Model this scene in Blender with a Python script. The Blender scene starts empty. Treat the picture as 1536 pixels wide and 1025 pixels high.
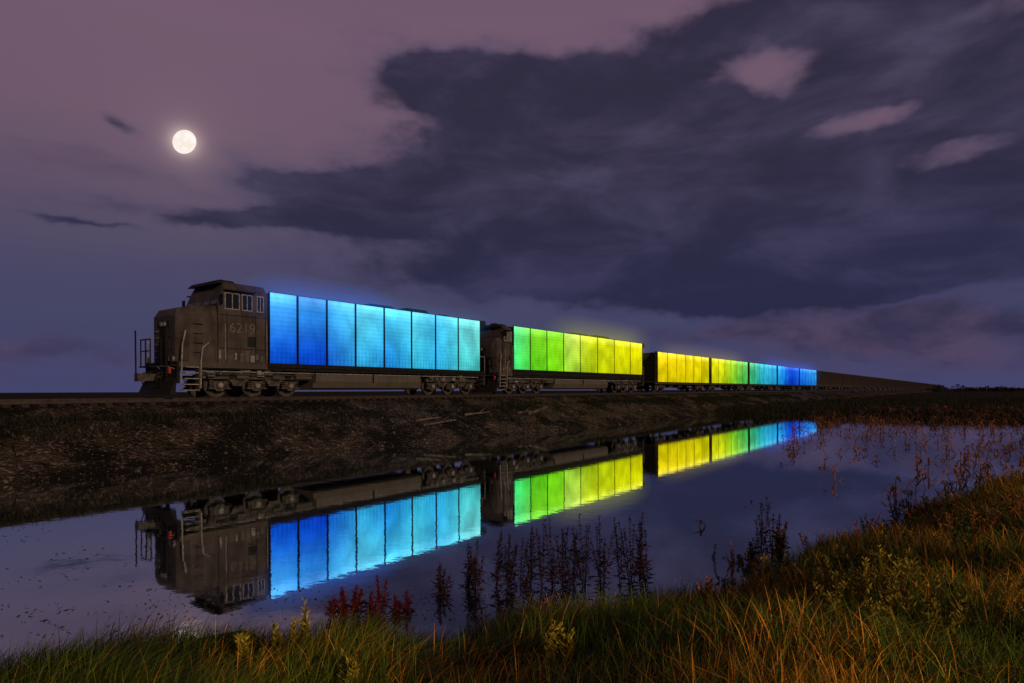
import bpy, bmesh, math, random
import numpy as np
from mathutils import Vector, Matrix, noise as mn
random.seed(7); rng=np.random.default_rng(7)
sc=bpy.context.scene
sc.view_settings.view_transform='Standard'; sc.view_settings.look='None'; sc.view_settings.exposure=0

def lin(c):
    return tuple(((v/255)/12.92 if v/255<=.04045 else ((v/255+.055)/1.055)**2.4) for v in c)
def lin4(c): return lin(c)+(1,)

H=2.45; F=930.0
class E:
    def __init__(s,nt,sock): s.nt=nt; s.s=sock
    def _op(s,op,*o):
        n=s.nt.nodes.new('ShaderNodeMath'); n.operation=op
        for i,a in enumerate((s,)+o):
            if isinstance(a,E): s.nt.links.new(a.s,n.inputs[i])
            else: n.inputs[i].default_value=a
        return E(s.nt,n.outputs[0])
    def __add__(s,o): return s._op('ADD',o)
    __radd__=__add__
    def __sub__(s,o): return s._op('SUBTRACT',o)
    def __mul__(s,o): return s._op('MULTIPLY',o)
    __rmul__=__mul__
    def __truediv__(s,o): return s._op('DIVIDE',o)
def const(nt,v):
    n=nt.nodes.new('ShaderNodeValue'); n.outputs[0].default_value=v; return E(nt,n.outputs[0])
def smooth(e,a,b):
    n=e.nt.nodes.new('ShaderNodeMapRange'); n.interpolation_type='SMOOTHSTEP'
    n.inputs['From Min'].default_value=a; n.inputs['From Max'].default_value=b
    e.nt.links.new(e.s,n.inputs['Value']); return E(e.nt,n.outputs['Result'])
def mixc(nt,f,a,b,mode='MIX'):
    n=nt.nodes.new('ShaderNodeMix'); n.data_type='RGBA'; n.blend_type=mode
    for k,v in ((0,f),(6,a),(7,b)):
        if isinstance(v,E): nt.links.new(v.s,n.inputs[k])
        elif isinstance(v,tuple): n.inputs[k].default_value=v if len(v)==4 else v+(1,)
        else: n.inputs[k].default_value=v
    return E(nt,n.outputs[2])
def combine(nt,x,y,z):
    n=nt.nodes.new('ShaderNodeCombineXYZ')
    for i,v in enumerate((x,y,z)):
        if isinstance(v,E): nt.links.new(v.s,n.inputs[i])
        else: n.inputs[i].default_value=v
    return E(nt,n.outputs[0])
def noise(nt,vec,scale,detail=5,rough=.55,dist=0):
    n=nt.nodes.new('ShaderNodeTexNoise'); n.inputs['Scale'].default_value=scale
    n.inputs['Detail'].default_value=detail; n.inputs['Roughness'].default_value=rough
    n.inputs['Distortion'].default_value=dist
    if vec is not None: nt.links.new(vec.s,n.inputs['Vector'])
    return E(nt,n.outputs['Fac'])
# ------------------------------------------------ WORLD
w=bpy.data.worlds.new("World"); sc.world=w; w.use_nodes=True
try:
    w.cycles.sampling_method='MANUAL'; w.cycles.sample_map_resolution=256
except Exception as ex: print(ex)
nt=w.node_tree; nt.nodes.clear()
tc=nt.nodes.new('ShaderNodeTexCoord'); sp=nt.nodes.new('ShaderNodeSeparateXYZ')
nt.links.new(tc.outputs['Generated'],sp.inputs[0])
X,Y,Z=[E(nt,sp.outputs[i]) for i in range(3)]
az=X._op('ARCTAN2',Y); el=Z._op('ARCSINE')
v1=combine(nt,X,Y,Z*1.9)
na=noise(nt,v1,4.0,4,.6); nb=noise(nt,combine(nt,X+3.1,Y,Z*2.0),5.0,4,.6)
nc=noise(nt,v1,7.0,8,.60,.3); nd=noise(nt,combine(nt,X*0.6,Y*0.6,Z*4.0),6.0,6,.6,.2)
azw=az+(na-.5)*.16; elw=el+(nb-.5)*.10
def pxae(px,py):
    u=(px-768)/F; v=(586-py)/F
    return math.atan(u), math.atan(v/math.sqrt(1+u*u))
def ellsum(L):
    tot=None
    for cx,cy,rx,ry,wt in L:
        a,e=pxae(cx,cy); ca=math.cos(a)
        ra=rx/F*ca*ca; re=ry/F*ca
        p=(azw-a)/ra; q=(elw-e)/re
        g=const(nt,2.71828)._op('POWER',(p*p+q*q)*-1.0)*wt
        tot=g if tot is None else tot+g
    return tot
m1=ellsum([(670,110,120,40,.95),(850,125,210,46,.95),(1010,195,210,60,.8),
 (800,230,240,58,.9),(1130,290,300,95,1.0),(960,350,460,66,.95),(1270,385,260,72,.95),
 (660,310,220,42,.6),(450,265,95,18,.65),(340,328,190,18,.75),(110,338,100,8,.5),(850,425,420,30,.7),(1200,440,240,26,.8),
 (1240,10,320,38,1.0),(1380,85,220,66,1.0),(1520,150,180,75,1.0),(1510,330,200,80,.9),(170,190,45,10,.45),
 (1130,120,75,28,-.65),(1270,200,110,24,-.75),(1420,232,120,20,-.8),(960,112,50,16,-.4),(620,185,60,16,-.3)])
dens=smooth(m1+(nc-.5)*.95+(nd-.5)*.3,.10,.74)
m2=ellsum([(1420,510,260,42,1.0),(1250,480,200,26,.6),(90,530,260,24,.6),(620,520,260,24,.5),(250,265,320,26,.45),(1000,500,250,20,.4)])
d2=smooth(m2+(nd-.5)*1.1,.15,.85)
cr=nt.nodes.new('ShaderNodeValToRGB'); nt.links.new((el/1.2).s,cr.inputs[0])
els=cr.color_ramp.elements
stops=[(0,(68,69,108)),(.07,(61,64,101)),(.13,(67,66,99)),(.2,(85,74,99)),(.30,(108,85,104)),(.42,(114,88,108)),(1,(60,52,75))]
els[0].position=0; els[0].color=lin4(stops[0][1]); els[1].position=1; els[1].color=lin4(stops[-1][1])
for p,c in stops[1:-1]:
    e=els.new(p); e.color=lin4(c)
sky=E(nt,cr.outputs[0])
ns=nt.nodes.new('ShaderNodeTexSky'); ns.sky_type='NISHITA'; ns.sun_disc=False
SUN_EL=math.radians(15); SUN_AZ=math.radians(142)
ns.sun_elevation=math.radians(0.5); ns.sun_rotation=SUN_AZ
sky=mixc(nt,.008,sky,E(nt,ns.outputs[0]))
thin=mixc(nt,smooth(nc,.35,.65),lin((48,45,72)),lin((82,68,94)))
sky=mixc(nt,d2*.85,sky,thin)
elf=smooth(el,.05,.45)
cd=mixc(nt,elf,lin((40,41,69)),lin((44,42,63)))
cl=mixc(nt,elf,lin((62,61,95)),lin((80,73,99)))
shade=smooth(noise(nt,combine(nt,X*.7,Y*.7,(Z*1.9)+.35),7.0,6,.56,.35)*.95+(dens*-1.0+1.0)*.4,.38,.80)
cc=mixc(nt,shade,cd,cl)
col=mixc(nt,dens*.96,sky,cc)
MD=Vector(((278-768)/F,1,(587-212)/F)).normalized()
dp=nt.nodes.new('ShaderNodeVectorMath'); dp.operation='DOT_PRODUCT'
nt.links.new(tc.outputs['Generated'],dp.inputs[0]); dp.inputs[1].default_value=MD
ang=E(nt,dp.outputs['Value'])._op('MINIMUM',1.0)._op('ARCCOSINE')
halo=const(nt,2.71828)._op('POWER',(ang/-.008))*2.0 + const(nt,2.71828)._op('POWER',(ang/-.045))*.05
col=mixc(nt,1.0,col,mixc(nt,halo._op('MINIMUM',1.0),(0,0,0),lin((235,205,190))),'ADD')
bg=nt.nodes.new('ShaderNodeBackground'); bg.inputs['Strength'].default_value=1.0
nt.links.new(col.s,bg.inputs['Color'])
wo=nt.nodes.new('ShaderNodeOutputWorld'); nt.links.new(bg.outputs[0],wo.inputs[0])

sd=bpy.data.lights.new('sun','SUN'); sd.energy=2.3; sd.angle=math.radians(2); sd.color=(1,.70,.42)
so=bpy.data.objects.new('sun',sd); sc.collection.objects.link(so)
sdir=Vector((math.sin(SUN_AZ)*math.cos(SUN_EL),math.cos(SUN_AZ)*math.cos(SUN_EL),math.sin(SUN_EL)))
so.rotation_euler=sdir.to_track_quat('Z','Y').to_euler()

# ------------------------------------------------ materials
def newmat(name):
    m=bpy.data.materials.new(name); m.use_nodes=True
    return m,m.node_tree,m.node_tree.nodes['Principled BSDF']
def simple(name,c,rough=.6,metal=0,var=.35,scale=3,bump=.0,spec=.15,streak=False):
    m,t,b=newmat(name)
    tcn=t.nodes.new('ShaderNodeTexCoord'); v=E(t,tcn.outputs['Object'])
    n=noise(t,v,scale,6,.65)
    cm=mixc(t,smooth(n,.3,.7),tuple(x*(1-var) for x in c),tuple(min(1,x*(1+var)) for x in c))
    if streak:
        s3=t.nodes.new('ShaderNodeSeparateXYZ'); t.links.new(v.s,s3.inputs[0])
        x,y,z=[E(t,s3.outputs[i]) for i in range(3)]
        st=noise(t,combine(t,x*5.0,y*5.0,z*.5),1.6,4,.6)
        cm=mixc(t,smooth(st,.45,.75)*.7,cm,tuple(q*.35 for q in c))
        cm=mixc(t,smooth(z*-1.0+n*1.2,-1.6,.1)*.6,cm,(.06,.048,.036))
    t.links.new(cm.s,b.inputs['Base Color'])
    b.inputs['Roughness'].default_value=rough; b.inputs['Metallic'].default_value=metal
    b.inputs['Specular IOR Level'].default_value=spec
    if bump:
        bp=t.nodes.new('ShaderNodeBump'); bp.inputs['Strength'].default_value=bump; bp.inputs['Distance'].default_value=.05
        t.links.new(noise(t,v,scale*6,4,.6).s,bp.inputs['Height']); t.links.new(bp.outputs[0],b.inputs['Normal'])
    return m
M_paint=simple('worn_brown_paint',(.038,.031,.030),.6,0,.4,1.5,.1,streak=True)
M_frame=simple('dark_underframe',(.007,.0065,.006),.7,0,.5,4,.2)
M_glass=simple('cab_glass',(.006,.007,.01),.08,0,.1,1,0,.5)
M_trim=simple('pale_trim',(.14,.135,.13),.6,0,.5,6)
M_num=simple('faded_number',(.075,.066,.062),.6,0,.3,6)
M_steel=simple('truck_steel',(.040,.035,.032),.6,.1,.6,5,.3)
M_tank=simple('tank_grey',(.058,.057,.058),.55,0,.3,1.2,.1,streak=True)
M_roof=simple('roof_black',(.008,.0075,.008),.8,0,.3,3)
M_rail=simple('rail_steel',(.05,.04,.035),.4,.5,.3,4)
M_tie=simple('tie_wood',(.02,.016,.013),.9,0,.4,6)
M_coal=simple('coal',(.006,.006,.007),.8,0,.4,6,.6)
M_wagon=simple('wagon_rust_brown',(.020,.014,.012),.7,0,.4,.8,.1,streak=True)
M_rib=simple('wagon_ribs',(.040,.030,.026),.7,0,.4,2,.1)
M_red=simple('red_marker',(.25,.02,.015),.5)
M_stone=simple('stone',(.07,.056,.045),.9,0,.5,3)
def vcolmat(name,rough=.8):
    m,t,b=newmat(name)
    a=t.nodes.new('ShaderNodeVertexColor'); a.layer_name='Col'
    t.links.new(a.outputs[0],b.inputs['Base Color']); b.inputs['Roughness'].default_value=rough
    b.inputs['Specular IOR Level'].default_value=.12
    return m
M_leaf=vcolmat('foliage_blades',.7)
M_panel=bpy.data.materials.new('lit_mesh_panel'); M_panel.use_nodes=True
t=M_panel.node_tree; t.nodes.clear()
a=t.nodes.new('ShaderNodeVertexColor'); a.layer_name='Col'; pc=E(t,a.outputs[0])
tcn=t.nodes.new('ShaderNodeTexCoord'); ss=t.nodes.new('ShaderNodeSeparateXYZ'); t.links.new(tcn.outputs['Object'],ss.inputs[0])
px_,py_,pz_=[E(t,ss.outputs[i]) for i in range(3)]
l1=smooth((pz_*2*math.pi/.21)._op('SINE'),-1.0,.8)
l2=smooth((px_*2*math.pi/.24)._op('SINE'),-1.0,.2)
nz=noise(t,combine(t,px_*.8,0.0,pz_*.5),1.6,4,.6,.6)
low=smooth(pz_*-1.0,-2.8,-1.7)
k=(l1*.10+.90)*(l2*(low*.22)+(low*-.22+1.0))*(smooth(nz,.25,.75)*.4+.86)
em=t.nodes.new('ShaderNodeEmission'); t.links.new(pc.s,em.inputs[0]); t.links.new(k.s,em.inputs[1])
ou=t.nodes.new('ShaderNodeOutputMaterial'); t.links.new(em.outputs[0],ou.inputs[0])

MATS=[M_paint,M_frame,M_glass,M_trim,M_steel,M_tank,M_roof,M_panel,M_rail,M_tie,M_coal,M_wagon,M_red,M_stone,M_rib]
PAINT,FRAME,GLASS,TRIM,STEEL,TANK,ROOF,PANEL,RAIL,TIE,COAL,WAGON,RED,STONE,RIB=range(15)
class MB:
    def __init__(s): s.v=[];s.f=[];s.m=[];s.c=[]
    def add(s,vs,fs,mat,cols=None):
        o=len(s.v); s.v+= [tuple(x) for x in vs]
        s.f+=[tuple(i+o for i in f) for f in fs]; s.m+=[mat]*len(fs)
        s.c+= cols if cols else [(0,0,0,1)]*len(vs)
    def box(s,x0,x1,y0,y1,z0,z1,mat):
        s.add([(x,y,z) for x in(x0,x1) for y in(y0,y1) for z in(z0,z1)],
          [(0,1,3,2),(4,6,7,5),(0,4,5,1),(2,3,7,6),(0,2,6,4),(1,5,7,3)],mat)
    def hull(s,pts,mat):
        bm=bmesh.new()
        for p in pts: bm.verts.new(p)
        r=bmesh.ops.convex_hull(bm,input=bm.verts)
        bmesh.ops.dissolve_limit(bm,angle_limit=.01,verts=bm.verts,edges=bm.edges)
        bmesh.ops.recalc_face_normals(bm,faces=bm.faces)
        bm.verts.index_update()
        s.add([v.co[:] for v in bm.verts],[tuple(v.index for v in f.verts) for f in bm.faces],mat); bm.free()
    def cyl(s,p0,p1,r,mat,n=12,r2=None):
        p0=Vector(p0);p1=Vector(p1); r2=r if r2 is None else r2
        d=(p1-p0).normalized(); u=d.orthogonal().normalized(); w_=d.cross(u)
        vs=[];
        for p,rr in((p0,r),(p1,r2)):
            for i in range(n):
                a_=2*math.pi*i/n; vs.append(p+(u*math.cos(a_)+w_*math.sin(a_))*rr)
        fs=[(i,(i+1)%n,n+(i+1)%n,n+i) for i in range(n)]+[tuple(range(n))[::-1],tuple(range(n,2*n))]
        s.add(vs,fs,mat)
    def tube(s,pts,r,mat,n=6):
        for a_,b_ in zip(pts[:-1],pts[1:]): s.cyl(a_,b_,r,mat,n)
    def obj(s,name,parent=None):
        me=bpy.data.meshes.new(name); me.from_pydata(s.v,[],s.f)
        used=sorted(set(s.m)); mp={k:i for i,k in enumerate(used)}
        for k in used: me.materials.append(MATS[k])
        me.polygons.foreach_set('material_index',[mp[k] for k in s.m])
        ca=me.color_attributes.new('Col','FLOAT_COLOR','POINT'); ca.data.foreach_set('color',np.array(s.c,dtype=np.float32).ravel())
        me.update(); o=bpy.data.objects.new(name,me); sc.collection.objects.link(o)
        if parent: o.parent=parent
        return o

DX,DY=.595,.8037
TR=Vector((-13.06,26.0,0)); PERP=Vector((-DY,DX,0)); ANG=math.atan2(DY,DX)
RAIL_Z=2.2; HW=1.55
def tpos(t): return TR+Vector((DX,DY,0))*t+PERP*HW+Vector((0,0,RAIL_Z))
def place(o,t): o.location=tpos(t); o.rotation_euler=(0,0,ANG)

CP=[(3.1,(80,185,250),(10,85,215)),(5,(55,155,240),(8,70,200)),(6.2,(50,155,235),(8,60,195)),(8.5,(95,212,235),(50,170,220)),
(10.5,(70,200,240),(25,130,225)),(12.5,(90,212,235),(55,185,215)),(14.3,(55,180,235),(38,155,215)),(16,(95,215,225),(65,190,205)),(18.3,(130,230,225),(85,210,200)),
(22.1,(80,225,150),(60,225,130)),(24.5,(120,215,40),(90,205,30)),(28,(130,215,25),(120,205,20)),(30.2,(195,230,90),(170,220,60)),(33,(200,215,25),(180,205,15)),
(38,(215,220,10),(205,210,5)),(44,(235,225,3),(215,205,3)),(47,(235,205,15),(215,190,5)),(60,(235,215,10),(215,200,5)),(67,(220,222,20),(195,205,10)),(72,(165,220,50),(130,205,40)),(79,(100,210,110),(60,190,90)),
(86,(55,185,200),(40,170,190)),(98,(45,165,225),(25,140,210)),(106,(15,70,215),(10,50,190)),(113,(35,125,230),(15,95,210)),(129,(60,165,230),(30,130,205))]
def pcol(t,fz):
    ts=[c[0] for c in CP]
    top=[np.interp(t,ts,[c[1][i] for c in CP]) for i in range(3)]
    bot=[np.interp(t,ts,[c[2][i] for c in CP]) for i in range(3)]
    f=max(0,min(1,fz)); f=f*f*(3-2*f)
    return lin([b_+(a_-b_)*f for a_,b_ in zip(top,bot)])
def add_panel(mb,t0,s0,s1,z0,z1,y,prng):
    mb.box(s0,s1,y,y+.05,z0,z1,FRAME)
    nx,nz=6,10; g=.035
    off=prng.uniform(-1.0,1.0); br=prng.uniform(.9,1.1); vs=[];cs=[]
    for i in range(nx+1):
        for j in range(nz+1):
            fx=i/nx; fz=j/nz
            x=s0+g+(s1-s0-2*g)*fx; z=z0+g+(z1-z0-2*g)*fz
            tt=t0+(s0+s1)/2+off*.4+(fx-.5)*(s1-s0)*.6
            c=pcol(tt,fz)
            n=mn.noise(Vector(((t0+x)*.8,z*.9,3.3)))
            k=br*(1+.4*n)
            c=[q*k for q in c]
            if fz>.8: c=[q*(1+.5*(fz-.8)/.2)+.07*(fz-.8)/.2 for q in c]
            vs.append((x,y-.04,z)); cs.append((c[0],c[1],c[2],1))
    fs=[(i*(nz+1)+j,(i+1)*(nz+1)+j,(i+1)*(nz+1)+j+1,i*(nz+1)+j+1) for i in range(nx) for j in range(nz)]
    mb.add(vs,fs,PANEL,cs)

def truck(mb,c,axles,big=True):
    r=.53 if big else .45
    xs=[c+a_ for a_ in axles]; x0,x1=min(xs),max(xs)
    for x in xs:
        for sg in(-1,1):
            mb.cyl((x,sg*.66,r),(x,sg*.80,r),r,STEEL,22)
            mb.cyl((x,sg*.80,r),(x,sg*.82,r),r*.72,FRAME,18)
            mb.cyl((x,sg*.9,r),(x,sg*1.2,r),.17,STEEL,12)
            mb.cyl((x,sg*1.2,r),(x,sg*1.24,r),.11,TRIM,10)
            mb.hull([(x+dx,sg*yy,z) for dx,z in((-.3,.72),(.3,.72),(.24,.38),(-.24,.38),(-.15,.28),(.15,.28)) for yy in(.95,1.14)],STEEL)
            for dx in(-.36,.36):
                for k in range(4): mb.cyl((x+dx,sg*1.08,.42+k*.09),(x+dx,sg*1.08,.47+k*.09),.1,STEEL,10)
                mb.box(x+dx-.13,x+dx+.13,sg*1.08-.1,sg*1.08+.1,.36,.42,STEEL)
        mb.cyl((x,-.7,r),(x,.7,r),.09,FRAME,8)
    for sg in(-1,1):
        ya,yb=sorted((sg*.98,sg*1.17))
        mb.box(x0-.55,x1+.55,ya,yb,.80,.98,STEEL)
        for a_,b_ in zip(xs[:-1],xs[1:]):
            m=(a_+b_)/2
            mb.hull([(m+dx,yy,z) for dx,z in((-.45,.8),(.45,.8),(.25,.5),(-.25,.5)) for yy in(ya+.02,yb-.02)],STEEL)
            mb.cyl((m-.2,sg*1.28,.9),(m+.22,sg*1.28,.9),.11,TANK,10)
            mb.tube([(m-.5,sg*1.2,1.1),(m,sg*1.25,1.0),(m+.5,sg*1.2,1.12)],.02,TRIM,5)
        mb.box((x0+x1)/2-.4,(x0+x1)/2+.4,ya,yb,.98,1.2,STEEL)
    mb.box(x0-.3,x1+.3,-.6,.6,.7,.95,FRAME)

def build_loco(name,t0,L,cabx,cab_end,bounds,ztop,zbot,tank,trk1,trk2,seed,small=False):
    pr=random.Random(seed)
    mb=MB(); c0=cabx; sc_=c0/2.0
    mb.box(.5,L-.4,-1.40,1.40,1.22,1.48,FRAME)
    mb.box(.35,cab_end,-1.5,-1.45,1.27,1.5,PAINT); mb.box(.35,cab_end,1.45,1.5,1.27,1.5,PAINT)
    mb.box(cab_end,L-.3,-1.5,-1.45,1.36,1.5,FRAME); mb.box(cab_end,L-.3,1.45,1.5,1.36,1.5,FRAME)
    mb.box(.3,.42,-1.42,1.42,.6,1.5,FRAME)
    for sg in(-1,1):
        mb.hull([(.3,0,.85),(.3,sg*1.4,.85),(-.25,0,.14),(-.02,sg*1.45,.14),(.25,0,.14),(.25,sg*1.42,.14),(.05,0,.85)],FRAME)
    mb.box(-.35,.3,-.16,.16,.72,1.0,STEEL); mb.hull([(-.65,yy,z) for yy in(-.12,.2) for z in(.68,1.02)]+[(-.35,yy,z) for yy in(-.2,.24) for z in(.7,1.0)],STEEL)
    for yy in(-.9,-.6,-.45,.45,.6,.9):
        mb.tube([(.28,yy,1.1),(-.02,yy,1.05),(-.1,yy,.8),(-.06,yy*.8,.5),(-.12,yy*.6,.42)],.025,FRAME,5)
    mb.tube([(.25,-1.3,1.2),(.0,-1.25,1.3),(.0,-.3,1.3),(.25,-.25,1.15)],.02,TRIM,5)
    for yy in(-1.4,-.95,-.5,.5,.95,1.4): mb.tube([(.1,yy,1.3),(.1,yy,2.5)],.03,FRAME,5)
    for sg in(-1,1):
        mb.tube([(.1,sg*.5,2.5),(.1,sg*1.4,2.5)],.03,FRAME,5); mb.tube([(.1,sg*.5,2.0),(.1,sg*1.4,2.0)],.025,FRAME,5)
        mb.box(.05,.35,sorted((sg*.5,sg*1.45))[0],sorted((sg*.5,sg*1.45))[1],1.3,1.36,FRAME)
        for k in range(5):
            mb.box(.5+.03*k,1.15,min(sg*(1.22),sg*1.52),max(sg*1.22,sg*1.52),.3+.24*k,.34+.24*k,TRIM)
        mb.box(1.15,1.2,min(sg*1.2,sg*1.52),max(sg*1.2,sg*1.52),.28,1.5,PAINT)
        mb.tube([(.42,sg*1.54,.45),(.42,sg*1.58,1.4),(.45,sg*1.58,2.2),(.6,sg*1.54,2.8)],.032,TRIM,6)
        mb.tube([(1.22,sg*1.54,.4),(1.22,sg*1.56,1.5),(1.3,sg*1.55,2.1),(1.6,sg*1.5,2.35)],.032,TRIM,6)
        mb.cyl((.18,sg*1.05,1.62),(.34,sg*1.05,1.62),.12,TRIM,14)
        mb.tube([(-.1,sg*1.4,.85),(-.1,sg*1.44,2.9)],.035,FRAME,5)
    mb.box(-.02,.07,-1.42,-1.32,1.0,1.25,RED)
    nf=.45*sc_
    mb.hull([(nf,sg*.95,1.48) for sg in(-1,1)]+[(nf,sg*.95,3.45) for sg in(-1,1)]+[(nf+.38*sc_,sg*1.40,1.48) for sg in(-1,1)]+[(nf+.40*sc_,sg*1.38,3.45) for sg in(-1,1)]
      +[(nf+.16,sg*.85,3.78) for sg in(-1,1)]+[(nf+.55*sc_,sg*1.25,3.88) for sg in(-1,1)]+[(c0+.05,sg*1.42,1.48) for sg in(-1,1)]+[(c0+.05,sg*1.42,3.7) for sg in(-1,1)]+[(c0+.05,sg*1.2,3.98) for sg in(-1,1)],PAINT)
    mb.box(nf-.03,nf,-.38,.35,1.55,2.95,FRAME)
    mb.box(nf-.04,nf+.0,-.5,.5,3.02,3.22,FRAME)
    for yy in(-.15,.15): mb.cyl((nf-.09,yy,3.12),(nf-.04,yy,3.12),.1,TRIM,14)
    for k in range(5): mb.box(nf-.05,nf-.01,.5,.78,1.7+.28*k,1.74+.28*k,TRIM)
    for k in range(4): mb.tube([(nf+.42*sc_+.1,-1.43,1.9+.4*k),(nf+.42*sc_+.5*sc_,-1.45,1.9+.4*k)],.018,FRAME,5)
    ch=5.16 if not small else 4.9
    zb_,zt_=3.96,4.72
    if small: zb_,zt_=3.8,4.5
    pts=[]
    for sg in(-1,1):
        pts+=[(c0,sg*1.5,1.5),(c0,sg*1.5,zb_),(c0+.3,sg*1.46,zt_),(c0+.36,sg*1.15,ch-.08),(cab_end,sg*1.5,1.5),(cab_end,sg*1.5,4.66 if not small else 4.5),(cab_end,sg*1.15,ch-.1)]
    mb.hull(pts,PAINT)
    mb.hull([(c0+.05,sg*1.3,ch-.2) for sg in(-1,1)]+[(c0+.15,sg*1.1,ch-.04) for sg in(-1,1)]+[(c0+1.0,sg*1.1,ch-.10) for sg in(-1,1)]+[(c0+1.0,sg*.9,ch+.03) for sg in(-1,1)]+[(c0+.5,sg*.9,ch+.04) for sg in(-1,1)],ROOF)
    hz=zt_-zb_; nl=math.hypot(.3,hz); nx_,nz_=-hz/nl,.3/nl
    P=lambda a_,y_,o_: (c0+.3*a_+nx_*o_, y_, zb_+hz*a_+nz_*o_)
    for ya,yb in((-1.38,-.74),(-.68,-.05),(.05,.68),(.74,1.38)):
        mb.hull([P(a_,y_,o_) for a_ in(.05,.96) for y_ in(ya,yb) for o_ in(-.02,.012)],FRAME)
        mb.hull([P(a_,y_,o_) for a_ in(.13,.88) for y_ in(ya+.05,yb-.05) for o_ in(-.02,.02)],GLASS)
    wl=cab_end-c0
    for sg in(-1,1):
        for a_,b_ in ((.12,.42),(.46,.68),(.77,.92)):
            x0=c0+wl*a_; x1=c0+wl*b_
            z0,z1=zb_-.12,zt_-.14
            ya,yb=sorted((sg*1.49,sg*1.515)); mb.box(x0,x1,ya,yb,z0,z1,TRIM)
            ya,yb=sorted((sg*1.50,sg*1.522)); mb.box(x0+.05,x1-.05,ya,yb,z0+.05,z1-.05,GLASS)
            mb.box((x0+x1)/2-.02,(x0+x1)/2+.02,ya-.003,yb+.003,z0+.03,z1-.03,TRIM)
        ya,yb=sorted((sg*1.49,sg*1.75)); mb.box(c0+wl*.10,c0+wl*.70,ya,yb,zt_-.08,zt_-.04,FRAME)
        ya,yb=sorted((sg*1.49,sg*1.512)); mb.box(c0+wl*.58,c0+wl*.76,ya,yb,2.25,2.7,FRAME)
        for sx in(.16,.74,.95): mb.box(c0+wl*sx,c0+wl*sx+.025,ya,yb,1.52,3.7,FRAME)
        mb.box(c0+.03,cab_end-.03,ya,yb,2.12,2.15,FRAME); mb.box(c0+.03,cab_end-.03,ya,yb,3.58,3.61,FRAME)
        for k in range(9):
            x0=c0+.02+wl*.105*k; mb.box(x0,x0+wl*pr.uniform(.03,.09),ya-.001,yb+.001,1.62+pr.uniform(-.06,.06),1.95+pr.uniform(-.1,.14),TRIM if k%3==0 else TANK)
        mb.tube([(c0+wl*.97,sg*1.56,1.7),(c0+wl*.97,sg*1.56,3.4)],.02,TRIM,5)
        mb.tube([(c0+wl*.12,sg*1.56,1.7),(c0+wl*.12,sg*1.56,3.2)],.02,TRIM,5)
        mb.hull([(c0+.05,sg*1.5,4.0),(c0+.05,sg*1.8,4.0),(c0+.05,sg*1.5,4.45),(c0+.05,sg*1.8,4.45),(c0+.1,sg*1.65,4.2)],FRAME)
    for k in range(3): mb.cyl((c0+1.2,-.2+.2*k,ch+.1),(c0+.8,-.2+.2*k,ch+.12),.03,ROOF,8,.07)
    mb.cyl((c0+1.5,.5,ch-.1),(c0+1.5,.5,ch+.2),.02,ROOF,6)
    hx1=L-1.25
    mb.hull([(x,sg*yy,z) for x in(cab_end,hx1) for sg in(-1,1) for yy,z in((1.44,1.5),(1.44,ztop-.18),(1.2,ztop-.03))],ROOF)
    for a_,b_,zz,yy in ((.16,.24,.10,.6),(.30,.38,.14,.9),(.42,.56,.22,1.1),(.60,.74,.26,1.15),(.77,.86,.12,1.3)):
        x0=cab_end+(hx1-cab_end)*a_; x1=cab_end+(hx1-cab_end)*b_
        mb.hull([(x,sg*yy,ztop-.04) for x in(x0,x1) for sg in(-1,1)]+[(x,sg*(yy-.15),ztop+zz) for x in(x0+.25,x1-.25) for sg in(-1,1)],ROOF)
        mb.cyl(((x0+x1)/2,0,ztop+zz),((x0+x1)/2,0,ztop+zz+.06),min(.5,(x1-x0)*.4),ROOF,18)
    mb.hull([(hx1-1.6,sg*1.46,ztop-.2) for sg in(-1,1)]+[(hx1-1.6,sg*1.3,ztop+.06) for sg in(-1,1)]+[(L-.35,sg*1.56,ztop-.28) for sg in(-1,1)]+[(L-.35,sg*1.5,ztop+.03) for sg in(-1,1)]
      +[(hx1+.1,sg*1.46,ztop-.75) for sg in(-1,1)],ROOF)
    for sg in(-1,1):
        for x in(hx1+.15,L-.4): mb.tube([(x,sg*1.45,1.5),(x,sg*1.45,2.5)],.022,TRIM,5)
        mb.tube([(hx1+.15,sg*1.45,2.5),(L-.4,sg*1.45,2.5)],.022,TRIM,5)
        for k in range(4):
            ya,yb=sorted((sg*1.22,sg*1.52)); mb.box(L-.95,L-.45,ya,yb,.35+.28*k,.39+.28*k,FRAME)
    mb.box(L-.42,L-.32,-1.4,1.4,.6,1.5,PAINT); mb.box(L-.35,L+.35,-.15,.15,.72,1.0,STEEL)
    for k in range(5): mb.tube([(L-.3,-.8+.4*k,1.1),(L,-.8+.4*k,.7),(L+.2,-.8+.4*k,.6)],.025,FRAME,5)
    for a_,b_ in zip(bounds[:-1],bounds[1:]):
        add_panel(mb,t0,a_+.03,b_-.03,zbot,ztop,-1.55,pr)
    mb.box(bounds[0]-.04,bounds[-1]+.04,-1.52,-1.44,zbot-.1,zbot-.01,FRAME)
    ta,tb=tank
    mb.hull([(x,sg*yy,z) for x in(ta,tb) for sg in(-1,1) for yy,z in((1.36,1.12),(1.40,.75),(1.25,.42),(1.0,.32))],TANK)
    for x in(ta+.02,(ta+tb)/2,tb-.1): mb.box(x,x+.06,-1.435,1.435,.7,1.16,FRAME)
    mb.cyl((ta-1.0,-1.25,.95),(ta-.12,-1.25,.95),.16,TANK,12)
    mb.tube([(1.3,-1.38,1.12),(L-1,-1.38,1.12)],.03,TRIM,5)
    mb.tube([(1.3,-1.42,1.02),(ta,-1.42,1.0)],.025,STEEL,5)
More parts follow.
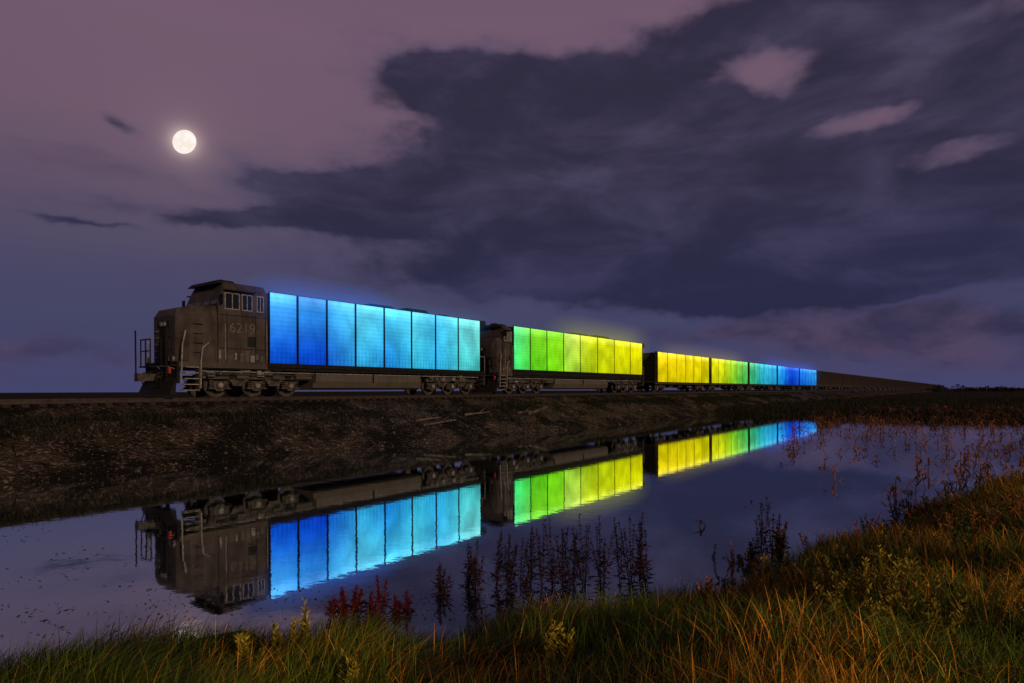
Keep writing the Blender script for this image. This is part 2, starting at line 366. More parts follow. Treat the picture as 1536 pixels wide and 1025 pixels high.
    for k in range(34):
        x=pr.choice([pr.uniform(1.3,ta-.2),pr.uniform(tb+.2,L-1)]); w_=pr.uniform(.1,.35); z=pr.uniform(.95,1.24)
        yy=pr.uniform(1.15,1.36); mb.box(x,x+w_,-yy-.04,-yy+.2,z-.14,z+.03,pr.choice([STEEL,FRAME,TANK,TRIM]))
    for c in(trk1,trk2): truck(mb,c,(-1.75,0,1.75))
    o=mb.obj(name); place(o,t0); return o

def t_of_px(px):
    u=(px-768)/F; return (u*26+13.06)/(DX-DY*u)
t01=-1.2
b1=[t_of_px(p)-t01 for p in(403,446,490,533,576,617,653,687,720)]
loco1=build_loco('diesel_locomotive',t01,20.6,2.0,b1[0]-.02,b1,4.85,1.52,(6.9,14.4),4.0,17.3,1)
t02=20.15
b2=[t_of_px(p)-t02 for p in(770,795,820,845,870,896,921,945,963)]
loco2=build_loco('diesel_locomotive',t02,b2[-1]+1.0,.85,b2[0]-.02,b2,4.82,1.72,(7.5,16.5),4.2,b2[-1]-2.6,2,True)
cu=bpy.data.curves.new('cab_number','FONT'); cu.body='6219'; cu.size=.62; cu.extrude=.004; cu.align_x='CENTER'
cu.materials.append(M_num)
no=bpy.data.objects.new('cab_number',cu); sc.collection.objects.link(no); no.parent=loco1
no.location=(3.1,-1.512,2.85); no.rotation_euler=(math.radians(90),0,0)

def build_wagon(name,t0,lit,pr,mesh=None):
    if mesh:
        o=bpy.data.objects.new(name,mesh); sc.collection.objects.link(o); place(o,t0); return o
    mb=MB(); L=15.6; ZT=4.1
    mb.box(0,L,-1.3,1.3,1.02,1.14,WAGON)
    for sg in(-1,1):
        ya,yb=sorted((sg*1.46,sg*1.38)); mb.box(0,L,ya,yb,1.0,ZT,WAGON)
        ya,yb=sorted((sg*1.54,sg*1.36)); mb.box(-.05,L+.05,ya,yb,ZT,ZT+.12,RIB); 
        ya,yb=sorted((sg*1.5,sg*1.3)); mb.box(-.05,L+.05,ya,yb,.86,1.02,WAGON)
        for k in range(12):
            x=.15+k*(L-.3)/11; ya,yb=sorted((sg*1.46,sg*1.56)); mb.box(x-.07,x+.07,ya,yb,1.02,ZT,RIB)
    for x0,x1 in((0,.1),(L-.1,L)):
        mb.box(x0,x1,-1.38,1.38,1.14,ZT,FRAME)
    n=14; vs=[];fs=[]
    for i in range(n+1):
        for j in range(7):
            x=.12+(L-.24)*i/n; y=-1.3+2.6*j/6
            e_=min(1,min(i,n-i)/2)*(1-abs(j-3)/3.3)
            vs.append((x,y,ZT-.35+.55*e_+.12*mn.noise(Vector((x*.9,y*1.3,t0 if lit else 1)))))
    for i in range(n):
        for j in range(6): fs.append((i*7+j,(i+1)*7+j,(i+1)*7+j+1,i*7+j+1))
    mb.add(vs,fs,COAL)
    for k in range(5):
        z=1.3+.5*k
        mb.box(-.06,-.02,-1.4,-.95,z,z+.03,FRAME); mb.box(L+.02,L+.06,-1.4,-.95,z,z+.03,FRAME)
    mb.box(-.75,0,-.15,.15,.75,1.0,STEEL); mb.box(L,L+.75,-.15,.15,.75,1.0,STEEL)
    for c in(5.2,7.8,10.4):
        mb.hull([(c+dx,yy,1.02) for dx in(-1.1,1.1) for yy in(-1.2,1.2)]+[(c+dx,yy,.5) for dx in(-.3,.3) for yy in(-.9,.9)],WAGON)
    for c in(1.9,L-1.9): truck(mb,c,(-.88,.88),big=False)
    if lit:
        N=6; 
        for k in range(N): add_panel(mb,t0,.05+(L-.1)*k/N+.03,.05+(L-.1)*(k+1)/N-.03,1.05,4.2,-1.63,pr)
    o=mb.obj(name); place(o,t0); return o
pr=random.Random(5); tt=46.9; PITCH=16.45
for i in range(5):
    build_wagon('gondola_car',tt,True,pr); tt+=PITCH
dark=build_wagon('gondola_car',tt,False,pr); tt+=PITCH
for i in range(46):
    build_wagon('gondola_car',tt,False,pr,dark.data); tt+=PITCH

# ------------------------------------------------ added bloom around the panels: nested homogeneous volumes that glow by themselves
def bloom_shells(name,t0,s0,s1,z0,z1,col,k,rmax,yc=-1.5,n=5):
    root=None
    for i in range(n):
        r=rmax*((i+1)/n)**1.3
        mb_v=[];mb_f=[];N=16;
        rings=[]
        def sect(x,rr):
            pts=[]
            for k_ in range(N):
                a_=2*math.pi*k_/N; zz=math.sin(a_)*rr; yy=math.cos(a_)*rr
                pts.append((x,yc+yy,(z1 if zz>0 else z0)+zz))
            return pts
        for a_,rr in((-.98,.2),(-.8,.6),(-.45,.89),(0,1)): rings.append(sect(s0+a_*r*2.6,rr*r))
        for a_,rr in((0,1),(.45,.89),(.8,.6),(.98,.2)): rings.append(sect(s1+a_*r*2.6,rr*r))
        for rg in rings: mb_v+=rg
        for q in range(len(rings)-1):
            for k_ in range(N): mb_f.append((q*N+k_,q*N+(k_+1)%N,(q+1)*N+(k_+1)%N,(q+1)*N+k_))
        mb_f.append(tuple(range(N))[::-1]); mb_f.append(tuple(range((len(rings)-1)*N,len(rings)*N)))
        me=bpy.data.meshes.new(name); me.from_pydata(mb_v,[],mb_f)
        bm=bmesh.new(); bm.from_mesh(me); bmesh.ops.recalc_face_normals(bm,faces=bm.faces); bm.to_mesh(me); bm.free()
        m=bpy.data.materials.new('bloom_shells'); m.use_nodes=True; tn=m.node_tree; tn.nodes.clear()
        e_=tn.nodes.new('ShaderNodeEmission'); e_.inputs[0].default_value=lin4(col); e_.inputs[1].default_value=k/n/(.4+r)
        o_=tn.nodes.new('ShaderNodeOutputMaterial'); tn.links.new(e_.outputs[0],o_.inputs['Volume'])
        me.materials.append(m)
        o=bpy.data.objects.new(name if root is None else 'bloom_layer_%d'%i,me); sc.collection.objects.link(o)
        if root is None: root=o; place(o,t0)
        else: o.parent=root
BLOOM_K=.24
bloom_shells('panel_bloom',t01,b1[0]+1.4,b1[0]+5.5,4.3,4.75,(20,110,230),BLOOM_K*1.0,1.15)
bloom_shells('panel_bloom',t01,b1[0]+7.8,b1[-1]-1.0,4.3,4.75,(30,130,190),BLOOM_K*.35,.8,n=4)
bloom_shells('panel_bloom',t02,b2[3]+2,b2[-1]-3.4,4.2,4.8,(170,170,10),BLOOM_K*.5,1.7,n=6)
bloom_shells('panel_bloom',46.9,4.5,26,3.6,4.1,(170,150,10),BLOOM_K*.26,1.6,n=5)
bloom_shells('panel_bloom',46.9,44,76,3.0,4.0,(15,80,200),BLOOM_K*.3,1.9,n=4)

# ------------------------------------------------ track
mb=MB()
T0,T1=-70,1200
for sg in(-1,1):
    y=sg*.7535
    mb.box(T0,T1,y-.036,y+.036,-.04,0,RAIL); mb.box(T0,T1,y-.012,y+.012,-.14,-.04,RAIL); mb.box(T0,T1,y-.07,y+.07,-.165,-.14,RAIL)
x=T0
while x<260:
    mb.box(x,x+.23,-1.3+random.uniform(-.04,.04),1.3+random.uniform(-.04,.04),-.33,-.166+random.uniform(-.01,0),TIE); x+=.52
o=mb.obj('railway_track'); place(o,0)

# ------------------------------------------------ embankment
def fr(x,y,z=0,o=4): return mn.fractal(Vector((x,y,z)),1.0,2.0,o)
def bank_z(t,q):
    qw=6.6+1.3*mn.noise(Vector((t*.07,0,5)))+.5*mn.noise(Vector((t*.35,0,9)))+max(0,min(1,(t-2)/20))*1.0
    a_=abs(q)
    if a_<1.9: z=1.93
    elif a_<2.9: z=1.93-(a_-1.9)*.42
    elif a_<3.5: z=1.51-(a_-2.9)*.12
    else:
        f=(a_-3.5)/(qw-3.5); z=1.44*(1-f) if f<1 else -(a_-qw)*.3
        z+=.24*fr(t*.5,q*.7)*min(1,(a_-3.5))
    z+=.05*fr(t*2.2,q*2.2,2)
    return z
ts=list(np.arange(-70,-18,.6))+list(np.arange(-18,40,.22))+list(np.arange(40,150,.5)); s_=.6
while ts[-1]<2600: ts.append(ts[-1]+s_); s_*=1.06
qs=list(np.arange(-9,1.9,.5))+list(np.arange(1.9,9,.18))+[9,9.6,10.4,12]
v=[];f=[]
for t_ in ts:
    p=TR+Vector((DX,DY,0))*t_+PERP*HW
    for q in qs:
        v.append((p.x-PERP.x*q,p.y-PERP.y*q,bank_z(t_,q)))
nq=len(qs)
for i in range(len(ts)-1):
    for j in range(nq-1): f.append((i*nq+j,i*nq+j+1,(i+1)*nq+j+1,(i+1)*nq+j))
me=bpy.data.meshes.new('railway_embankment'); me.from_pydata(v,[],f)
m,t,b=newmat('embankment_gravel')
tcn=t.nodes.new('ShaderNodeTexCoord'); vv=E(t,tcn.outputs['Object'])
vo=t.nodes.new('ShaderNodeTexVoronoi'); vo.inputs['Scale'].default_value=9; t.links.new(vv.s,vo.inputs['Vector'])
n1=noise(t,vv,.45,6,.65); n2=noise(t,vv,3,6,.7)
sepc=t.nodes.new('ShaderNodeSeparateColor'); t.links.new(vo.outputs['Color'],sepc.inputs[0]); vr=E(t,sepc.outputs[0])
base=mixc(t,smooth(n1,.42,.62),(.010,.009,.007),(.048,.037,.029))
base=mixc(t,smooth(vr*n2,.33,.55)*smooth(n1,.35,.6),base,(.14,.11,.088))
t.links.new(base.s,b.inputs['Base Color']); b.inputs['Roughness'].default_value=.95; b.inputs['Specular IOR Level'].default_value=.03
bp=t.nodes.new('ShaderNodeBump'); bp.inputs['Strength'].default_value=1; bp.inputs['Distance'].default_value=.14
hh=E(t,vo.outputs['Distance'])*-1.0+n2*1.4; t.links.new(hh.s,bp.inputs['Height']); t.links.new(bp.outputs[0],b.inputs['Normal'])
me.materials.append(m)
for p in me.polygons: p.use_smooth=True
eo=bpy.data.objects.new('railway_embankment',me); sc.collection.objects.link(eo)

# ------------------------------------------------ ground
SHX=[-60,-8,-4.6,-1.7,1.4,3.3,5.4,12,20,40,90]; SHY=[2.5,5.4,5.75,6.0,6.9,8.0,9.8,15.5,19,24,30]
RX=[-40,8,14,20,26,36,50,90]; RY=[400,100,70,60,52,46,44,44]
def shore(x): return np.interp(x,SHX,SHY)+.22*np.sin(x*1.7)+.13*np.sin(x*4.1+1)
def near_z(x,y):
    p=shore(x)-y
    return np.clip(p*.22,-.6,.72)+np.where(p>3.3,np.clip((p-3.3)*.08,0,.25),0)
def ground_z(x,y):
    q=-( (x-TR.x-PERP.x*HW)*PERP.x+(y-TR.y-PERP.y*HW)*PERP.y )
    z=np.full_like(x,-.6)
    z=np.maximum(z,near_z(x,y))
    ry=np.interp(x,RX,RY)+1.2*np.sin(x*.5)+.6*np.sin(x*1.3)
    z=np.maximum(z,np.clip((y-ry)*.06,-.6,.5))
    z=np.maximum(z,np.clip((-q-6)*.3,-.6,.5))
    z=np.maximum(z,np.clip((-x-55)*.2,-.6,.5))
    z=z+.05*np.sin(x*1.1+y*.7)*np.cos(y*.9-x*.3)*(z>0)
    return z
def axis(a_,b_,st,far):
    c=list(np.arange(a_,b_,st)); s1=st
    while c[-1]<far: s1*=1.25; c.append(c[-1]+s1)
    s1=st
    while c[0]>-far: s1*=1.25; c.insert(0,c[0]-s1)
    return np.array(c)
ax=axis(-30,60,.4,6000); ay=axis(-3,62,.4,6000)
gx,gy=np.meshgrid(ax,ay,indexing='ij'); gz=ground_z(gx,gy)
v=np.stack([gx,gy,gz],-1).reshape(-1,3).tolist(); n_=len(ay)
f=[(i*n_+j,(i+1)*n_+j,(i+1)*n_+j+1,i*n_+j+1) for i in range(len(ax)-1) for j in range(n_-1)]
me=bpy.data.meshes.new('ground'); me.from_pydata(v,[],f)
m,t,b=newmat('ground_soil')
tcn=t.nodes.new('ShaderNodeTexCoord'); vv=E(t,tcn.outputs['Object'])
n1=noise(t,vv,.15,5,.65); n2=noise(t,vv,4,5,.7)
base=mixc(t,smooth(n1,.35,.65),(.010,.012,.005),(.022,.017,.009)); base=mixc(t,n2*.5,base,(.016,.015,.007))
t.links.new(base.s,b.inputs['Base Color']); b.inputs['Roughness'].default_value=1; b.inputs['Specular IOR Level'].default_value=.03
bp=t.nodes.new('ShaderNodeBump'); bp.inputs['Strength'].default_value=.7; bp.inputs['Distance'].default_value=.08
t.links.new(n2.s,bp.inputs['Height']); t.links.new(bp.outputs[0],b.inputs['Normal'])
me.materials.append(m)
for p in me.polygons: p.use_smooth=True
go=bpy.data.objects.new('ground',me); sc.collection.objects.link(go)

# ------------------------------------------------ water
me=bpy.data.meshes.new('pond_water'); me.from_pydata([(-70,-2,0),(95,-2,0),(95,120,0),(-70,120,0)],[],[(0,1,2,3)])
m=bpy.data.materials.new('pond_water'); m.use_nodes=True; t=m.node_tree; t.nodes.clear()
tcn=t.nodes.new('ShaderNodeTexCoord'); vv=E(t,tcn.outputs['Object'])
gl=t.nodes.new('ShaderNodeBsdfGlossy'); gl.inputs['Roughness'].default_value=.025; gl.inputs['Color'].default_value=(.86,.93,.98,1)
df=t.nodes.new('ShaderNodeBsdfDiffuse'); df.inputs['Color'].default_value=(.008,.010,.012,1)
fr_=t.nodes.new('ShaderNodeLayerWeight'); fr_.inputs['Blend'].default_value=.5
fac=smooth(E(t,fr_.outputs['Facing']),.48,.88)*.54+.42
mx=t.nodes.new('ShaderNodeMixShader'); t.links.new(fac.s,mx.inputs[0]); t.links.new(df.outputs[0],mx.inputs[1]); t.links.new(gl.outputs[0],mx.inputs[2])
bp=t.nodes.new('ShaderNodeBump'); bp.inputs['Strength'].default_value=.05; bp.inputs['Distance'].default_value=.018
t.links.new(noise(t,vv,3.5,3,.5).s,bp.inputs['Height']); t.links.new(bp.outputs[0],gl.inputs['Normal'])
ou=t.nodes.new('ShaderNodeOutputMaterial'); t.links.new(mx.outputs[0],ou.inputs[0])
me.materials.append(m); wo_=bpy.data.objects.new('pond_water',me); sc.collection.objects.link(wo_)

# ------------------------------------------------ moon
bm=bmesh.new(); bmesh.ops.create_uvsphere(bm,u_segments=48,v_segments=24,radius=1)
me=bpy.data.meshes.new('moon'); bm.to_mesh(me); bm.free()
for p in me.polygons: p.use_smooth=True
m=bpy.data.materials.new('moon'); m.use_nodes=True; t=m.node_tree; t.nodes.clear()
tcn=t.nodes.new('ShaderNodeTexCoord'); n=noise(t,E(t,tcn.outputs['Object']),1.6,5,.55)
c_=mixc(t,smooth(n,.35,.65),lin((250,234,222)),lin((255,250,243)))
e_=t.nodes.new('ShaderNodeEmission'); t.links.new(c_.s,e_.inputs[0]); e_.inputs[1].default_value=1.0
ou=t.nodes.new('ShaderNodeOutputMaterial'); t.links.new(e_.outputs[0],ou.inputs[0]); me.materials.append(m)
mo=bpy.data.objects.new('moon',me); sc.collection.objects.link(mo)
D=4000; mo.location=Vector((0,0,H))+Vector(((278-768)/F,1,(587-212)/F))*D; mo.scale=(18/F*D,2,18/F*D)

# ------------------------------------------------ blades
def blades(name,x,y,z,h,w_,azb,lean,cols,mat=M_leaf):
    n=len(x); lv=np.array([0,.35,.7,1.0])
    wa=azb+np.pi/2+rng.uniform(-.5,.5,n)
    V=np.zeros((n,7,3),np.float32); C=np.ones((n,7,4),np.float32)
    k=0
    for li,l in enumerate(lv):
        cx=x+np.cos(azb)*lean*h*l**2; cy=y+np.sin(azb)*lean*h*l**2; cz=z+h*(l-.35*lean*l**2.5)
        ww=w_*(1-.75*l)
        if li<3:
            for sg in(-1,1):
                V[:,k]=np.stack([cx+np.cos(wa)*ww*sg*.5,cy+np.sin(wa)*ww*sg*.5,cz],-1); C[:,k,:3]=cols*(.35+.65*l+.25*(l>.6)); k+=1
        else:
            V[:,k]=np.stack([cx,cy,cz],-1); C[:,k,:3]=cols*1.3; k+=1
    base=(np.arange(n)*7)[:,None]
    loops=(base+np.array([0,1,3,2, 2,3,5,4, 4,5,6])[None]).ravel().astype(np.int32)
    starts=((np.arange(n)*11)[:,None]+np.array([0,4,8])[None]).ravel().astype(np.int32)
    me=bpy.data.meshes.new(name); me.vertices.add(n*7); me.vertices.foreach_set('co',V.ravel())
    me.loops.add(len(loops)); me.loops.foreach_set('vertex_index',loops)
    me.polygons.add(n*3); me.polygons.foreach_set('loop_start',starts)
    me.update(calc_edges=True)
    ca=me.color_attributes.new('Col','FLOAT_COLOR','POINT'); ca.data.foreach_set('color',np.clip(C,0,1).ravel())
    me.materials.append(mat); o=bpy.data.objects.new(name,me); sc.collection.objects.link(o); return o
N=420000
yy=1.0+rng.random(N)**1.5*17; xx=(rng.random(N)*2-1)*(.92*yy+1.2)
p=shore(xx)-yy
cl=np.sin(xx*2.3+np.sin(yy*1.9)*1.3)*np.sin(yy*2.7+xx*.7)
keep=(p>-.15)&(rng.random(N)<np.clip(.6+.4*cl,.25,1))
xx,yy,p,cl=xx[keep],yy[keep],p[keep],cl[keep]; n=len(xx); print('grass',n)
zz=ground_z(xx,yy)-.03
hh=rng.uniform(.14,.42,n)*(1+.4*cl)*(1+.15*(xx>3)); hh*=np.clip(.6+p*.5,.6,1.0)
st=rng.random(n)
warm=np.clip(.11+.035*xx+.20*np.sin(xx*1.1+yy*2.1)+.14*np.sin(xx*3.3-yy),.03,.6)
patch=.9+.55*np.sin(xx*1.7+1)*np.sin(yy*1.3+xx*.4)
cols=np.where((st<warm)[:,None],np.array([.66,.26,.022])*rng.uniform(.25,1.4,n)[:,None],np.array([.078,.115,.008])*rng.uniform(.2,1.5,n)[:,None])*patch[:,None]
az_=rng.normal(.35,1.0,n); ln=rng.uniform(.2,1.3,n)
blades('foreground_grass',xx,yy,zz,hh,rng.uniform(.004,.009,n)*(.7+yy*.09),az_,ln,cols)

N=30000
tq=rng.uniform(-14,95,N); qq=np.abs(rng.normal(0,1,N))*1.1+3.0
den=np.array([mn.noise(Vector((a_*.22,b_*.5,1.7))) for a_,b_ in zip(tq,qq)])
k=(den>.0)|(rng.random(N)<.06); k&=(qq<7.5); tq,qq=tq[k],qq[k]; n=len(tq)
bx=TR.x+DX*tq+PERP.x*(HW-qq); by=TR.y+DY*tq+PERP.y*(HW-qq)
bz=np.array([bank_z(a_,b_) for a_,b_ in zip(tq,qq)])-.03
cols=np.array([.012,.013,.007])*rng.uniform(.4,2.0,n)[:,None]
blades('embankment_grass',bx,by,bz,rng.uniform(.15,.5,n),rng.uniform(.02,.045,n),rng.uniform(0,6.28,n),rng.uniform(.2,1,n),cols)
N=40000
yy=42+rng.random(N)**1.6*85; xx=yy*(.28+rng.random(N)*.64); ry=np.interp(xx,RX,RY)+1.2*np.sin(xx*.5)+.6*np.sin(xx*1.3)
k=(yy>ry-.8); xx,yy=xx[k],yy[k]; n=len(xx); zz=np.maximum(ground_z(xx,yy),-.05)
cols=np.where((rng.random(n)<.22)[:,None],np.array([.05,.026,.010])*rng.uniform(.4,1.2,n)[:,None],np.array([.010,.013,.004])*rng.uniform(.4,1.6,n)[:,None])
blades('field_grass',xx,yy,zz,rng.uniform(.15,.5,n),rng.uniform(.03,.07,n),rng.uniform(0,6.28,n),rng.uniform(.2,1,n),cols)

# ------------------------------------------------ leafy plants
class LP:
    def __init__(s): s.v=[];s.f=[];s.c=[]
    def strip(s,pts,widths,col,side):
        o=len(s.v)
        for p,w2 in zip(pts,widths):
            s.v+= [tuple(p-side*w2*.5),tuple(p+side*w2*.5)]; s.c+=[col,col]
        for i in range(len(pts)-1): s.f.append((o+2*i,o+2*i+1,o+2*i+3,o+2*i+2))
    def leaf(s,p,d,L_,W_,col):
        d=d.normalized(); sd_=d.cross(Vector((random.gauss(0,1),random.gauss(0,1),random.gauss(0,1)))).normalized()
        o=len(s.v); s.v+=[tuple(p),tuple(p+d*L_*.5+sd_*W_*.5),tuple(p+d*L_),tuple(p+d*L_*.5-sd_*W_*.5)]; s.c+=[col]*4; s.f.append((o,o+1,o+2,o+3))
    def stem(s,pts,w0,w1,col):
        n=len(pts); ws=[w0+(w1-w0)*i/(n-1) for i in range(n)]
        s.strip(pts,ws,col,Vector((1,0,0))); s.strip(pts,ws,col,Vector((0,1,0)))
    def obj(s,name):
        me=bpy.data.meshes.new(name); me.from_pydata(s.v,[],s.f)
        ca=me.color_attributes.new('Col','FLOAT_COLOR','POINT'); ca.data.foreach_set('color',np.array([tuple(c)+(1,) for c in s.c],dtype=np.float32).ravel())
        me.materials.append(M_leaf); o=bpy.data.objects.new(name,me); sc.collection.objects.link(o); return o
def gz1(x,y): return float(ground_z(np.array([x]),np.array([y]))[0])
def dj(c,a_=.5):
    k_=random.uniform(1-a_,1+a_); return tuple(q*k_ for q in c)
lp=LP()
def corn(x,y,h,cc=(.15,.060,.024)):
    z=max(gz1(x,y),-.15)-.05; base=Vector((x,y,z)); le=Vector((random.gauss(0,.28),random.gauss(0,.28),1)).normalized()
    bend=Vector((random.gauss(0,.12),random.gauss(0,.12),0))
    hs=h*random.uniform(.5,.75)
    pts=[base+le*hs*k_/4+bend*(k_/4)**2*h for k_ in range(5)]
    lp.stem(pts,.035,.018,dj(cc,.5))
    for k_ in range(random.randint(5,8)):
        f_=random.choice([.25,.5,.75,1,1]); p=pts[int(f_*4)]; a_=random.uniform(0,6.28); d=Vector((math.cos(a_),math.sin(a_),0)); up=random.uniform(.5,1.5); LL=h*random.uniform(.35,.7); dr=random.uniform(.7,1.8)
        q=[p+d*LL*(u*.85)+Vector((0,0,LL*(up*u-dr*u*u))) for u in(0,.2,.4,.6,.8,1)]
        lp.strip(q,[.02,.045,.045,.035,.02,.004],dj(cc,.6),d.cross(Vector((0,0,1))))
for r in range(11):
    y0=14+r*2.9
    u=.42+random.random()*.02
    while u<.97:
        u+=random.uniform(.010,.022)
        dens_=.20+.05*r+max(0,(u-.55))*.8
        if y0<20 and u<.5: dens_*=.35
        if random.random()>dens_: continue
        xw=y0*u+random.gauss(0,.10); yw=y0+(u-.5)*3.5+random.gauss(0,.10)+.6*math.sin(u*9+r)
        if near_z(np.array([xw]),np.array([yw]))[0]>.12: continue
        for j in range(random.choice([1,1,2])): corn(xw+random.gauss(0,.08),yw+random.gauss(0,.08),random.uniform(.5,.95))
for r in range(4):
    y0=45+r*3
    for k_ in range(100):
        u=.48+random.random()*.47; corn(y0*u,y0+random.gauss(0,.5),random.uniform(.5,.9),(.09,.038,.018))
def px2w(px,py,z=0):
    d=(H-z)*F/(py-586); return ((px-768)/F*d,d)
for px,py in((1052,788),(1066,718),(1136,730),(1180,700),(1200,745),(1225,705),(1130,755),(1040,790)):
    x,y=px2w(px,py); corn(x,y,random.uniform(.25,.5),(.04,.022,.015))
lp.obj('corn_stalks')
lp=LP()
def dock(x,y,h,c,br=1.0):
    z=max(gz1(x,y),-.1)-.02; b0=Vector((x,y,z)); le=Vector((random.gauss(0,.07),random.gauss(0,.07),1))
    nb=random.randint(3,5)
    for s2 in range(nb):
        d=(le+Vector((random.gauss(0,.13),random.gauss(0,.13),0))*(s2>0)).normalized(); hh_=h*random.uniform(.65,1) if s2 else h
        pts=[b0+d*hh_*k_/4 for k_ in range(5)]; lp.stem(pts,.012,.004,dj(c))
        for k_ in range(int(150*br)):
            f_=random.uniform(.25,1); p=b0+d*hh_*f_
            wv=(.055*(1.15-f_))*(.6+.4*math.sin(f_*37+s2)); 
            p=p+Vector((random.gauss(0,wv),random.gauss(0,wv),random.gauss(0,.012)))
            lp.leaf(p,Vector((random.gauss(0,1),random.gauss(0,1),random.gauss(.3,.8))),random.uniform(.012,.032),random.uniform(.01,.02),dj(c))
        for k_ in range(10):
            f_=random.uniform(.05,.7); a_=random.uniform(0,6.28)
            lp.leaf(b0+d*hh_*f_,Vector((math.cos(a_),math.sin(a_),random.uniform(-.6,.7))),random.uniform(.08,.17),.022,dj(tuple(q*.7 for q in c)))
DC=(.024,.010,.011)
for px,pyb,pyt in((700,880,808),(712,885,800),(742,880,790),(760,880,795),(778,882,800),(795,878,785),(812,882,775),(828,880,770),(842,878,785),(858,880,790),(876,880,762),(900,882,770),(905,880,800),(930,880,772),(945,880,768),(958,882,758),(970,880,788),
   (660,890,835),(1140,846,750),(1158,846,742),(1170,848,768),(1128,848,800),(1345,800,735),(1362,798,742)):
    x,y=px2w(px,pyb,.0); dock(x,y,(pyb-pyt)/F*y*1.08,DC)
for px,pyb,pyt in((498,925,880),(516,925,868),(530,920,862),(548,925,875),(571,915,850),(590,920,880),(608,915,872),(560,930,890)):
    x,y=px2w(px,pyb,.0); dock(x,y,(pyb-pyt)/F*y*1.1,(.07,.006,.008))
lp.obj('dock_weeds')
lp=LP()
def golden(x,y,h,c,n_=3,sp=.12):
    z=gz1(x,y)-.02; b0=Vector((x,y,z))
    for s2 in range(n_):
        d=Vector((random.gauss(0,sp),random.gauss(0,sp),1)).normalized(); hh_=h*random.uniform(.6,1)
        pts=[b0+d*hh_*k_/4 for k_ in range(5)]; lp.stem(pts,.012,.005,dj(c))
        for k_ in range(80):
            f_=random.uniform(.12,1); a_=random.uniform(0,6.28); up=random.uniform(.5,1.8)
            lp.leaf(b0+d*hh_*f_,Vector((math.cos(a_),math.sin(a_),up)),random.uniform(.04,.085)*(1.25-f_*.6),.013,dj(c,.6))
GC=(.24,.19,.020)
def atpx(px,pyb):
    z=.3
    for _ in range(6):
        x,y=px2w(px,pyb,z); z=gz1(x,y)
    return x,y
for px,pyb,pyt,s3 in((455,985,885,4),(440,990,920,2),(415,990,925,3),(365,1005,945,3),(520,1060,955,4),(538,1060,975,3),(835,1000,915,3),(820,1005,930,2),(390,1010,965,2),(850,1000,945,2)):
    x,y=atpx(px,pyb); golden(x,y,(pyb-pyt)/F*y,GC,s3,.08)
for k_ in range(110):
    px=random.gauss(1330,75); py=random.gauss(930,32); x,y=atpx(px,py); golden(x,y,random.uniform(.25,.5),dj((.20,.155,.018),.4),4,.25)
for k_ in range(90):
    px=random.uniform(1050,1560); py=np.interp(px,[1050,1300,1536],[880,830,760])+random.uniform(-25,60); x,y=atpx(px,max(py,690)); golden(x,y,random.uniform(.25,.6),dj(random.choice([(.05,.065,.012),(.24,.09,.03)]),.4),3,.3)
lp.obj('goldenrod_plants')
lp=LP()
for k_ in range(420):
    px=random.gauss(70,110); py=random.uniform(788,955); 
    if mn.noise(Vector((px*.012,py*.04,0)))<-.05 or px<-60: continue
    x,y=px2w(px,py); a_=random.uniform(0,6.28)
    lp.leaf(Vector((x,y,.004)),Vector((math.cos(a_),math.sin(a_),random.choice([0,0,.25]))),random.uniform(.03,.09),random.uniform(.006,.014),dj((.014,.013,.012)))
for k_ in range(400):
    px=random.uniform(200,1000); py=random.uniform(880,930); x,y=px2w(px,py); a_=random.uniform(0,6.28)
    lp.leaf(Vector((x,y,.004)),Vector((math.cos(a_),math.sin(a_),.1)),random.uniform(.02,.07),.012,dj((.02,.018,.015)))
lp.obj('pond_weeds')
mb=MB()
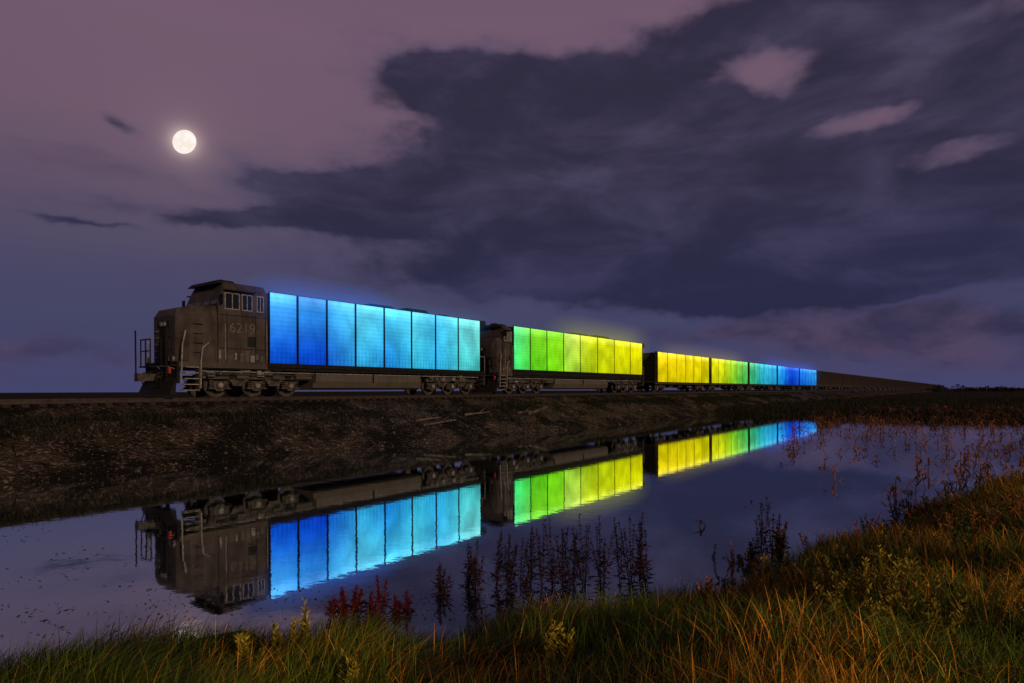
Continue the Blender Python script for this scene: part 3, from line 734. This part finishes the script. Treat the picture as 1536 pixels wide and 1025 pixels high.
for k_ in range(6000):
    t_=random.uniform(-14,45); q=random.uniform(2.4,7.4); z=bank_z(t_,q)
    if z<-.03: continue
    p=TR+Vector((DX,DY,0))*t_+PERP*(HW-q); r=random.uniform(.012,.05)*(2.4 if random.random()<.04 else 1)
    o6=[Vector((1,0,0)),Vector((-1,0,0)),Vector((0,1,0)),Vector((0,-1,0)),Vector((0,0,.7)),Vector((0,0,-.5))]
    vs=[Vector((p.x,p.y,z))+Vector((a_.x*random.uniform(.6,1.2),a_.y*random.uniform(.6,1.2),a_.z))*r for a_ in o6]
    mb.add(vs,[(0,2,4),(2,1,4),(1,3,4),(3,0,4),(2,0,5),(1,2,5),(3,1,5),(0,3,5)],TANK if random.random()<.15 else STONE)
mb.obj('gravel_stones')
mb=MB()
for k_ in range(7):
    t_=random.uniform(9,22); q=random.uniform(4.6,6.2); z=bank_z(t_,q); p=TR+Vector((DX,DY,0))*t_+PERP*(HW-q)
    a_=random.uniform(-.5,1.2); l_=random.uniform(.7,1.8); d=Vector((math.cos(a_),math.sin(a_),random.uniform(.05,.35)))
    b0=Vector((p.x,p.y,z+.08)); mb.cyl(b0,b0+d*l_,.07,STONE,7,.03); mb.cyl(b0+d*l_*.5,b0+d*l_*.7+Vector((.2,-.1,.3)),.03,STONE,5,.01)
mb.obj('driftwood')
lp=LP()
for k_ in range(110):
    u=random.uniform(.66,1.1); d=random.uniform(420,520); h=random.uniform(1.5,3.6)*(1.5 if random.random()<.08 else 1); x=u*d
    for j in range(60):
        a_=random.uniform(0,6.28); e_=random.uniform(0,1); r=h*1.3*math.sqrt(max(0,1-(e_*1.6-.6)**2))*random.random()**.5
        lp.leaf(Vector((x+math.cos(a_)*r,d+math.sin(a_)*r,.4+h*e_)),Vector((random.gauss(0,1),random.gauss(0,1),random.gauss(0,1))),1.2,.9,dj((.008,.010,.006)))
    lp.stem([Vector((x,d,0)),Vector((x,d,h*.4)),Vector((x,d,h*.8))],.4,.15,(.02,.015,.01))
lp.obj('distant_trees')

cd_=bpy.data.cameras.new('camera'); cd_.sensor_width=36; cd_.lens=36*F/1536; cd_.shift_y=(586-512.5)/1536; cd_.clip_end=20000; cd_.clip_start=.05
co=bpy.data.objects.new('camera',cd_); sc.collection.objects.link(co); co.location=(0,0,H)
co.rotation_euler=(Matrix.Rotation(math.radians(90),3,'X')@Matrix.Rotation(-.004,3,'Z')).to_euler()
sc.camera=co
